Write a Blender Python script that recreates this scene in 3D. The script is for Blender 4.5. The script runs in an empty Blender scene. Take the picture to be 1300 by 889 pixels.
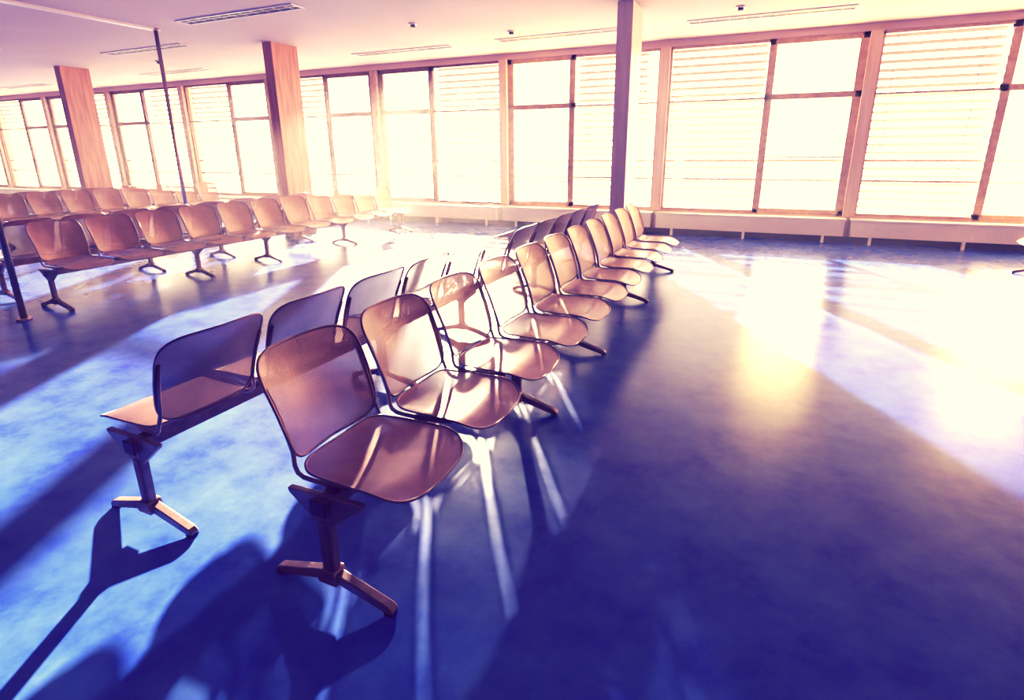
import bpy, math, random
from mathutils import Matrix, Vector
random.seed(4)
H=1.5
sc=bpy.context.scene
vs_=sc.view_settings
vs_.view_transform='Standard'
try: vs_.look='None'
except Exception: pass
vs_.exposure=0.12
# warm vintage film response (one global tone curve)
vs_.use_curve_mapping=True
cm=vs_.curve_mapping
cm.extend='HORIZONTAL'
def setc(i,pts):
    c=cm.curves[i]
    c.points[0].location=pts[0]; c.points[1].location=pts[-1]
    for p in pts[1:-1]: c.points.new(*p)
setc(0,[(0,.008),(.06,.036),(.15,.125),(.5,.60),(1,1)])
setc(1,[(0,.0),(.06,.030),(.15,.105),(.5,.51),(1,.955)])
setc(2,[(0,.030),(.08,.14),(.2,.245),(.5,.46),(1,.79)])
cm.update()

# ---------------------------------------------------------------- materials
def mat(name, col, rough=.5, metal=0., spec=.5):
    m=bpy.data.materials.new(name); m.use_nodes=True
    b=m.node_tree.nodes['Principled BSDF']
    b.inputs['Base Color'].default_value=(*col,1)
    b.inputs['Roughness'].default_value=rough
    b.inputs['Metallic'].default_value=metal
    b.inputs['Specular IOR Level'].default_value=spec
    return m
def N(m,t,**k):
    n=m.node_tree.nodes.new(t)
    for a,v in k.items(): setattr(n,a,v)
    return n
def L(m,a,b): m.node_tree.links.new(a,b)
def noise_col(m, c1, c2, scale=(3,3,3), nscale=2., detail=5., rough=None):
    b=m.node_tree.nodes['Principled BSDF']
    tc=N(m,'ShaderNodeTexCoord'); mp=N(m,'ShaderNodeMapping'); mp.inputs['Scale'].default_value=scale
    L(m,tc.outputs['Object'],mp.inputs['Vector'])
    nz=N(m,'ShaderNodeTexNoise'); nz.inputs['Scale'].default_value=nscale; nz.inputs['Detail'].default_value=detail
    L(m,mp.outputs[0],nz.inputs['Vector'])
    cr=N(m,'ShaderNodeValToRGB'); cr.color_ramp.elements[0].position=.3; cr.color_ramp.elements[1].position=.7
    cr.color_ramp.elements[0].color=(*c1,1); cr.color_ramp.elements[1].color=(*c2,1)
    L(m,nz.outputs['Fac'],cr.inputs['Fac']); L(m,cr.outputs['Color'],b.inputs['Base Color'])
    if rough:
        mr=N(m,'ShaderNodeMapRange'); mr.inputs['To Min'].default_value=rough[0]; mr.inputs['To Max'].default_value=rough[1]
        L(m,nz.outputs['Fac'],mr.inputs['Value']); L(m,mr.outputs[0],b.inputs['Roughness'])
    return nz

m_floor=mat('blue_linoleum',(.03,.05,.24),.14,0,.36)
nz=noise_col(m_floor,(.008,.026,.32),(.06,.125,.42),(1,1,1),3.0,14.,(.19,.30))
nz.inputs['Roughness'].default_value=.7
bp=N(m_floor,'ShaderNodeBump'); bp.inputs['Strength'].default_value=.05; bp.inputs['Distance'].default_value=.02
nz2=N(m_floor,'ShaderNodeTexNoise'); nz2.inputs['Scale'].default_value=5.; nz2.inputs['Detail'].default_value=3.
tc=N(m_floor,'ShaderNodeTexCoord'); L(m_floor,tc.outputs['Object'],nz2.inputs['Vector'])
L(m_floor,nz2.outputs['Fac'],bp.inputs['Height']); L(m_floor,bp.outputs[0],m_floor.node_tree.nodes['Principled BSDF'].inputs['Normal'])

m_ceil=mat('ceiling_plaster',(.80,.60,.54),.8); noise_col(m_ceil,(.54,.40,.36),(.60,.46,.41),(1,1,1),.6)
m_wall=mat('painted_wall',(.72,.52,.44),.7); noise_col(m_wall,(.56,.42,.37),(.64,.48,.42),(1,1,1),1.)
m_pier=mat('pier_glare_timber',(.50,.27,.16),.45); noise_col(m_pier,(.60,.43,.32),(.74,.56,.43),(8,8,.6),2.)  # right-hand piers: timber made paler, window glare put into its colour
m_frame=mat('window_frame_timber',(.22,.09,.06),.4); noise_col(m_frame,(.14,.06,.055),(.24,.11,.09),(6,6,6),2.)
m_frame2=mat('window_frame_glare_timber',(.4,.2,.12),.4); noise_col(m_frame2,(.40,.26,.19),(.54,.38,.28),(6,6,6),2.)  # frame timber lightened to paint glare on right-hand bays; reused for left piers
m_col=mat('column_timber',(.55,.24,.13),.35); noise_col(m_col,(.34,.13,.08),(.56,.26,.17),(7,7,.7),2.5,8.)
m_col2=mat('column_glare_timber',(.6,.4,.3),.35); noise_col(m_col2,(.76,.56,.44),(.90,.72,.58),(7,7,.7),2.5,8.)  # centre column only: column timber with backlight glare mixed into the colour
m_rad=mat('radiator_enamel',(.9,.82,.68),.35)
m_metal=mat('brown_steel',(.34,.17,.12),.38,.5); noise_col(m_metal,(.18,.095,.08),(.30,.165,.135),(8,8,8),2.)
m_pole=mat('pole_steel',(.45,.3,.25),.3,.9)
m_dark=mat('grille_dark',(.04,.02,.03),.6)
m_white=mat('white_plastic',(.8,.7,.65),.4)
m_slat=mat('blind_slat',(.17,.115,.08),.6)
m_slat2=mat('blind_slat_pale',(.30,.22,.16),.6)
m_screen=mat('sun_block_screen',(.85,.78,.62),.8)
b=m_screen.node_tree.nodes['Principled BSDF']; tr=N(m_screen,'ShaderNodeBsdfTranslucent'); tr.inputs[0].default_value=(.95,.86,.68,1)
mx=N(m_screen,'ShaderNodeMixShader'); mx.inputs[0].default_value=.75
L(m_screen,b.outputs[0],mx.inputs[1]); L(m_screen,tr.outputs[0],mx.inputs[2]); L(m_screen,mx.outputs[0],m_screen.node_tree.nodes['Material Output'].inputs[0])
# glass
m_glass=bpy.data.materials.new('window_glass'); m_glass.use_nodes=True
nt=m_glass.node_tree; nt.nodes.remove(nt.nodes['Principled BSDF'])
t=N(m_glass,'ShaderNodeBsdfTransparent'); g=N(m_glass,'ShaderNodeBsdfGlossy'); g.inputs['Roughness'].default_value=.02
mx=N(m_glass,'ShaderNodeMixShader'); mx.inputs[0].default_value=.06
L(m_glass,t.outputs[0],mx.inputs[1]); L(m_glass,g.outputs[0],mx.inputs[2]); L(m_glass,mx.outputs[0],nt.nodes['Material Output'].inputs[0])
# perforated sheet
def perf(name,col1,col2,hole,rough,metal):
    m=mat(name,col1,rough,metal)
    b=m.node_tree.nodes['Principled BSDF']
    noise_col(m,col1,col2,(4,4,4),2.)
    uv=N(m,'ShaderNodeUVMap'); mp=N(m,'ShaderNodeMapping'); mp.inputs['Rotation'].default_value=(0,0,math.radians(45)); mp.inputs['Scale'].default_value=(140,140,140)
    L(m,uv.outputs[0],mp.inputs['Vector'])
    vo=N(m,'ShaderNodeTexVoronoi'); vo.voronoi_dimensions='2D'; vo.inputs['Scale'].default_value=1.; vo.inputs['Randomness'].default_value=0.
    L(m,mp.outputs[0],vo.inputs['Vector'])
    lt=N(m,'ShaderNodeMath',operation='GREATER_THAN'); lt.inputs[1].default_value=hole
    L(m,vo.outputs['Distance'],lt.inputs[0]); L(m,lt.outputs[0],b.inputs['Alpha'])
    return m
m_back=perf('perforated_brown_back',(.27,.12,.085),(.36,.17,.125),.19,.34,.12)
m_seat=perf('perforated_brown_seat',(.36,.19,.15),(.46,.26,.21),.12,.25,.25)

# ---------------------------------------------------------------- mesh builder
class MB:
    def __init__(s): s.v=[]; s.f=[]; s.m=[]; s.sm=[]; s.uv={}; s.mats=[]
    def mi(s,m):
        if m not in s.mats: s.mats.append(m)
        return s.mats.index(m)
    def face(s,ids,m,smooth=False): s.f.append(tuple(ids)); s.m.append(s.mi(m)); s.sm.append(smooth)
    def box(s,x0,x1,y0,y1,z0,z1,m):
        n=len(s.v)
        s.v+= [(x,y,z) for z in (z0,z1) for y in (y0,y1) for x in (x0,x1)]
        for q in ((0,2,3,1),(4,5,7,6),(0,1,5,4),(2,6,7,3),(0,4,6,2),(1,3,7,5)): s.face([n+i for i in q],m)
    def prism(s,pts,y0,y1,m,y2=None):
        n=len(s.v); k=len(pts)
        s.v+=[(x,y0,z) for x,z in pts]+[(x,y1,z) for x,z in pts]
        s.face([n+i for i in range(k)],m); s.face([n+k+i for i in reversed(range(k))],m)
        for i in range(k):
            j=(i+1)%k; s.face([n+i,n+k+i,n+k+j,n+j],m)
    def tube(s,pts,r,m,closed=False,seg=8,ry=None):
        pts=[Vector(p) for p in pts]; k=len(pts); rings=[]; prev=None
        for i,p in enumerate(pts):
            if closed: t=pts[(i+1)%k]-pts[i-1]
            else: t=pts[min(i+1,k-1)]-pts[max(i-1,0)]
            t.normalize()
            if prev is None:
                a=Vector((0,1,0)) if abs(t.y)<.8 else Vector((1,0,0))
            else: a=prev
            a=(a-t*a.dot(t)).normalized(); prev=a; b=t.cross(a)
            n=len(s.v)
            for q in range(seg):
                th=2*math.pi*q/seg
                s.v.append(tuple(p+a*math.cos(th)*(ry or r)+b*math.sin(th)*r))
            rings.append(n)
        rr=range(k if closed else k-1)
        for i in rr:
            A=rings[i]; B=rings[(i+1)%k]
            off=0
            if closed and i==k-1:
                best=1e9
                for o in range(seg):
                    d=(Vector(s.v[A])-Vector(s.v[B+o])).length
                    if d<best: best=d; off=o
            for q in range(seg):
                s.face([A+q,A+(q+1)%seg,B+(q+1+off)%seg,B+(q+off)%seg],m,True)
        if not closed:
            s.face([rings[0]+q for q in reversed(range(seg))],m); s.face([rings[-1]+q for q in range(seg)],m)
    def shell(s,outline,fn,m,rings=9):
        k=len(outline); n0=len(s.v); s.v.append(fn(0,0)); s.uv[n0]=(0,0); prev=None
        for r in range(1,rings+1):
            t=r/rings; n=len(s.v)
            for a,b in outline:
                s.uv[len(s.v)]=(a*t,b*t); s.v.append(fn(a*t,b*t))
            for i in range(k):
                j=(i+1)%k
                if prev is None: s.face([n0,n+i,n+j],m,True)
                else: s.face([prev+i,n+i,n+j,prev+j],m,True)
            prev=n
    def mesh(s,name):
        me=bpy.data.meshes.new(name); me.from_pydata(s.v,[],s.f)
        for m in s.mats: me.materials.append(m)
        for i,p in enumerate(me.polygons): p.material_index=s.m[i]; p.use_smooth=s.sm[i]
        if s.uv:
            ul=me.uv_layers.new(name='UVMap')
            for l in me.loops: ul.data[l.index].uv=s.uv.get(l.vertex_index,(.0036,.0036))
        me.update(); return me
def obj(name,me,loc=(0,0,0),parent=None,rot=0,bevel=0):
    o=bpy.data.objects.new(name,me); sc.collection.objects.link(o)
    o.location=loc; o.rotation_euler=(0,0,rot)
    if parent: o.parent=parent
    if bevel:
        b=o.modifiers.new('bevel','BEVEL'); b.width=bevel; b.segments=2; b.limit_method='ANGLE'
    return o
def empty(name,loc=(0,0,0),rot=0):
    e=bpy.data.objects.new(name,None); sc.collection.objects.link(e); e.location=loc; e.rotation_euler=(0,0,rot); return e
def single(name,fnc,bevel=0,**k):
    b=MB(); fnc(b); return obj(name,b.mesh(name),bevel=bevel,**k)

# ---------------------------------------------------------------- bench parts (local: faces +x, row along +y)
PITCH=.54
def superell(a,b,n,k=72):
    o=[]
    for i in range(k):
        t=2*math.pi*i/k; c,s_=math.cos(t),math.sin(t)
        o.append((a*math.copysign(abs(c)**(2/n),c), b*math.copysign(abs(s_)**(2/n),s_)))
    return o
def seat_fn(a,b_):
    x=.075+a; y=b_*(1+.03*a/.215)
    x+= .03*(1-(y/.24)**2)*max(0,a/.215)
    z=.432+.014*(y/.24)**2
    if a>.09: z-=.035*((a-.09)/.12)**2
    if a<-.13: z+=.025*((-.13-a)/.085)**2
    return (x,y,z)
TB=math.radians(18)
def back_fn(a,b_):
    s_=.2+a
    w=1+.05*(a/.2)
    y=b_*w
    x=-.160-s_*math.sin(TB)+.045*(b_/.235)**2-.018*((a+.03)/.2)**2
    return (x,y,.457+s_*math.cos(TB))
def build_chair():
    b=MB()
    so=superell(.215,.240,5.2); b.shell(so,seat_fn,m_seat)
    b.tube([seat_fn(p,q) for p,q in so],.005,m_metal,closed=True,seg=6)
    bo=superell(.2,.240,5.0); b.shell(bo,back_fn,m_back)
    b.tube([back_fn(p,q) for p,q in bo],.0055,m_metal,closed=True,seg=6)
    for s_ in (-1,1):
        y=s_*.230
        P=[back_fn(.09,y),back_fn(.0,y),back_fn(-.08,y),back_fn(-.15,y),(-.135,y,.46),(-.125,y,.435),(-.105,y*.98,.42),(-.06,y*.95,.412),(.03,y*.9,.408),(.14,y*.8,.405)]
        P=[(p[0]-.006,p[1],p[2]) if i<4 else p for i,p in enumerate(P)]
        b.tube(P,.010,m_metal,seg=8,ry=.007)
    b.box(-.035,.035,-.2,.2,.385,.405,m_metal)
    b.box(.07,.10,-.19,.19,.392,.41,m_metal)
    return b.mesh('perforated_chair')
def build_leg():
    b=MB()
    b.prism([(-.026,.06),(.026,.06),(.032,.36),(-.032,.36)],-.016,.016,m_metal)
    b.prism([(-.012,.08),(.012,.08),(.014,.30),(-.014,.30)],-.022,.022,m_metal)
    b.prism([(-.15,.392),(-.145,.375),(-.035,.285),(.035,.285),(.165,.385),(.17,.402)],-.013,.013,m_metal)
    b.prism([(-.045,.065),(-.03,.105),(.03,.105),(.045,.065),(.04,.05),(-.04,.05)],-.03,.03,m_metal)
    for s_ in (-1,1):
        pts=[(s_*.03,.095),(s_*.245,.036),(s_*.262,.022),(s_*.258,.008),(s_*.225,.008),(s_*.03,.055)]
        if s_<0: pts=pts[::-1]
        b.prism(pts,-.018,.018,m_metal)
        b.box(min(s_*.225,s_*.258),max(s_*.225,s_*.258),-.02,.02,0,.010,m_dark)
    return b.mesh('bench_leg')
ME_CH=build_chair(); ME_LEG=build_leg()
def bench(x,y0,n,legs,facing=1):
    e=empty('waiting_room_bench',(x*H,y0*H,0))
    rot=0 if facing>0 else math.pi
    for i in range(n):
        obj('chair_%d'%(i+1),ME_CH,(0,PITCH*(i+.5),0),e,rot)
    for j,k in enumerate(legs):
        yy=PITCH*k+(.02 if k==0 else (-.02 if k==n else 0))
        obj('leg_%d'%(j+1),ME_LEG,(0,yy,0),e,rot,bevel=.004)
    b=MB(); b.box(-.032,.032,-.01,PITCH*n+.01,.335,.386,m_metal); b.box(-.034,.034,-.016,-.008,.33,.388,m_dark)
    obj('beam',b.mesh('beam'),(0,0,0),e,bevel=.004)
    return e
R11=(0,3,5,8,11)
bench(-.834,.79,11,R11,1)
bench(-1.49,.79,11,R11,-1)
bench(-4.28,2.0,11,R11,1)
bench(-4.90,2.0,8,(0,3,5,8),-1)
bench(-7.70,2.2,11,R11,1)
bench(-8.32,2.2,8,(0,3,5,8),-1)
bench(2.04,2.85,8,(0,3,5,8),-1)
bench(2.66,2.85,8,(0,3,5,8),1)

# ---------------------------------------------------------------- room
X0,X1,Y0,Y1=-21.5*H,4.9*H,-4*H,7.0*H
ZC=2.17*H; WT=.25
single('floor',lambda b:b.box(X0-WT,X1+WT,Y0-WT,Y1+WT,-.1,0,m_floor))
ceil=single('ceiling',lambda b:b.box(X0-WT,X1+WT,Y0-WT,Y1+WT,ZC,ZC+.15,m_ceil))
single('wall_south',lambda b:b.box(X0,X1,Y0-WT,Y0,0,ZC,m_wall))
single('wall_west',lambda b:b.box(X0-WT,X0,Y0-WT,Y1+WT,0,ZC,m_wall))
single('wall_east',lambda b:b.box(X1,X1+WT,Y0-WT,Y1+WT,0,ZC,m_wall))
px=lambda k: (-1.24+2.04*k)
ks=list(range(-9,4))
SILL=.28*H; HEAD=2.095*H
def wn(b):
    b.box(X0,X1,Y1,Y1+WT,0,SILL,m_wall)
    b.box(X0,X1,Y1,Y1+WT,HEAD,ZC,m_wall)
    b.box(X0,px(-9)*H,Y1,Y1+WT,SILL,HEAD,m_wall)
    for k in ks:
        x=px(k)*H
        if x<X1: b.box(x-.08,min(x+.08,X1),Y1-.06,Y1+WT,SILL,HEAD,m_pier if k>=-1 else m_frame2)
single('wall_north',wn)
pat={}
for k in range(-10,3):
    pat[k]='R' if (k%4) in (0,1) else 'L'
FR=.085
wi=0
for k in range(-9,3):
    xl=px(k)*H+.08; xr=min(px(k+1)*H-.08,X1)
    if xr-xl<1: continue
    wi+=1
    e=empty('window_%d'%wi,((xl+xr)/2,Y1,0))
    ox=-(xl+xr)/2
    W=xr-xl; y0,y1=.02,.10
    op=W*.47
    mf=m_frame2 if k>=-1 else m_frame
    if pat[k]=='L': o0,o1,f0,f1=xl,xl+op,xl+op,xr
    else: o0,o1,f0,f1=xr-op,xr,xl,xr-op
    def fr(b):
        def B(a,c,z0,z1,ya=y0,yb=y1): b.box(a+ox,c+ox,ya,yb,z0,z1,mf)
        B(o0,o0+FR,SILL,HEAD); B(o1-FR,o1,SILL,HEAD)
        B(o0,o1,SILL,SILL+FR); B(o0,o1,HEAD-FR,HEAD); B(o0,o1,1.49*H,1.49*H+.09)
        B(o0+FR,o0+FR+.03,SILL+FR,HEAD-FR,.03,.07); B(o1-FR-.03,o1-FR,SILL+FR,HEAD-FR,.03,.07)
        b.box(o1-FR+.02+ox,o1-FR+.04+ox,y0-.04,y0,1.1,1.22,m_pole)
        B(f0,f1,SILL,SILL+.045); B(f0,f1,HEAD-.045,HEAD)
        B(f0,f1,1.50*H,1.50*H+.03)
        if pat[k]=='L': B(f1-.035,f1,SILL,HEAD)
        else: B(f0,f0+.035,SILL,HEAD)
        for z in (.857*H,.647*H): b.box(xl+ox,xr+ox,.13,.15,z-.018,z+.018,mf)
    b=MB(); fr(b); obj('frame',b.mesh('frame'),(0,0,0),e)
    b=MB(); b.box(xl+ox,xr+ox,.075,.08,SILL,HEAD,m_glass); obj('pane',b.mesh('pane'),(0,0,0),e)
    if k>=-1:  # screens added to these casements to keep direct sun off the floor
        zb={-1:.6*H,0:.9*H,1:.34*H,2:.34*H}[k]
        b=MB(); b.box(o0+.01+ox,o1-.01+ox,.112,.114,zb,HEAD-.05,m_screen)
        b.box(o0+.01+ox,o1-.01+ox,.106,.12,zb-.02,zb,m_slat)
        obj('sun_block_screen',b.mesh('sun_block_screen'),(0,0,0),e)
    b=MB(); z=HEAD-.06; w=.085
    fe=f1-.02-(.22 if k==-1 else 0)
    while z>SILL+.1:
        deg=30
        tilt=math.radians(deg)
        dy=w/2*math.cos(tilt); dz=w/2*math.sin(tilt); n=len(b.v)
        yc=.20
        a,c=f0+.02+ox,fe+ox
        b.v+=[(a,yc-dy,z+dz),(c,yc-dy,z+dz),(c,yc+dy,z-dz),(a,yc+dy,z-dz)]
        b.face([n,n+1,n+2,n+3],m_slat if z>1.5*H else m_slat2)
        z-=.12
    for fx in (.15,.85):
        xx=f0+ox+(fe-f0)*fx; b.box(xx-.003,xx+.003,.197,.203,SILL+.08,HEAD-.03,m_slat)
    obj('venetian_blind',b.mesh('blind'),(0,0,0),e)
    def rad(b):
        ya,yb=Y1-.24,Y1-.05
        b.box(xl-.03,xr+.03,ya,yb,.12,.36,m_rad)
        b.box(xl-.05,min(xr+.05,X1-.01),ya-.015,Y1-.001,.365,.395,m_rad)
        q=xl
        while q<xr-.02:
            b.box(q,q+.012,ya-.006,ya,.15,.33,m_rad); q+=.06
        for xx in (xl+.25,xr-.25,(xl+xr)/2):
            b.box(xx-.02,xx+.02,ya+.02,ya+.07,0,.12,m_rad)
    single('radiator',rad)
single('baseboard_north',lambda b:b.box(X0,X1,Y1-.015,Y1,0,.09,m_dark))
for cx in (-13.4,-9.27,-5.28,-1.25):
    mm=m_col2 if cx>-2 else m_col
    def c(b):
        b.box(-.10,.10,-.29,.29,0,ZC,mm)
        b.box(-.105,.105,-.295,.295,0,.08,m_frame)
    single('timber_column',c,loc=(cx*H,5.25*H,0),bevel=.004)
def pole(x,y):
    def c(b):
        b.tube([(0,0,0.0),(0,0,ZC)],.028,m_pole,seg=16)
        b.tube([(0,0,0.0),(0,0,.02)],.06,m_pole,seg=16); b.tube([(0,0,ZC-.03),(0,0,ZC)],.05,m_pole,seg=16)
    single('steel_pole',c,loc=(x*H,y*H,0))
pole(-5.68,4.06); pole(-4.17,1.77)
single('ceiling_track',lambda b:b.box(-5.72*H,-5.66*H,-1*H,4.1*H,ZC-.03,ZC,m_white))
def vent(x,y,w=1.4,d=.13):
    def c(b):
        W=w*H/2; D=d*H/2
        b.box(-W,W,-D,D,-.006,0,m_dark)
        b.box(-W-.02,W+.02,-D-.02,-D,-.015,0,m_white); b.box(-W-.02,W+.02,D,D+.02,-.015,0,m_white)
        b.box(-W-.02,-W,-D,D,-.015,0,m_white); b.box(W,W+.02,-D,D,-.015,0,m_white)
        b.box(-W,W,-.006,.006,-.010,0,m_white)
        q=-W+.15
        while q<W: b.box(q-.003,q+.003,-D,D,-.009,0,m_white); q+=.2
    single('ceiling_vent',c,loc=(x*H,y*H,ZC))
for x,y in ((-.19,6.15),(-2.24,6.15),(-4.27,6.2),(-8.4,6.2),(-12.4,6.2),(1.9,6.15),(-4.47,3.99),(-6.9,4.75),(-9.0,3.9),(-11,4.7),(-1.5,2.6),(-4.4,1.5)): vent(x,y)
def det(b):
    b.tube([(0,0,-.02),(0,0,0)],.06,m_white,seg=16); b.tube([(0,0,-.05),(0,0,-.02)],.035,m_dark,seg=16)
for x,y in ((-3.3,5.0),(-2.6,5.75),(-.4,5.7),(-7.6,5.4)): single('smoke_detector',det,loc=(x*H,y*H,ZC))

# thin haze volume added to imitate glare spreading from the windows
m_haze=bpy.data.materials.new('glare_haze'); m_haze.use_nodes=True
nt=m_haze.node_tree; nt.nodes.remove(nt.nodes['Principled BSDF'])
vs=N(m_haze,'ShaderNodeVolumeScatter'); vs.inputs['Color'].default_value=(1,.84,.72,1); vs.inputs['Density'].default_value=.0030; vs.inputs['Anisotropy'].default_value=.72
L(m_haze,vs.outputs[0],nt.nodes['Material Output'].inputs['Volume'])
single('glare_haze',lambda b:b.box(X0+.05,X1-.05,Y0+.05,Y1-.3,.001,ZC-.05,m_haze),parent=ceil)

# ---------------------------------------------------------------- light
w=bpy.data.worlds.new('sky'); sc.world=w; w.use_nodes=True
bg=w.node_tree.nodes['Background']; bg.inputs[0].default_value=(1,.89,.70,1); bg.inputs[1].default_value=9.0
sun=bpy.data.lights.new('sun','SUN'); sun.energy=95; sun.angle=math.radians(1.0); sun.color=(1,.95,.80)
so=bpy.data.objects.new('sun',sun); sc.collection.objects.link(so)
el=math.radians(14.0); az=math.radians(29)
d=Vector((-math.sin(az)*math.cos(el),math.cos(az)*math.cos(el),math.sin(el)))
so.rotation_euler=d.to_track_quat('Z','Y').to_euler(); so.location=(-5,20,8)

# ---------------------------------------------------------------- camera
f=705.
cd=bpy.data.cameras.new('camera'); cam=bpy.data.objects.new('camera',cd); sc.collection.objects.link(cam)
cd.sensor_width=36; cd.sensor_fit='HORIZONTAL'; cd.lens=36*f/1300; cd.shift_y=-44.5/1300; cd.clip_start=.02
M=Matrix.Rotation(math.radians(24.5),4,'Z')@Matrix.Rotation(math.radians(90-16.6),4,'X')@Matrix.Rotation(math.radians(-.5),4,'Z')
cam.matrix_world=Matrix.Translation((0,0,H))@M
sc.camera=cam
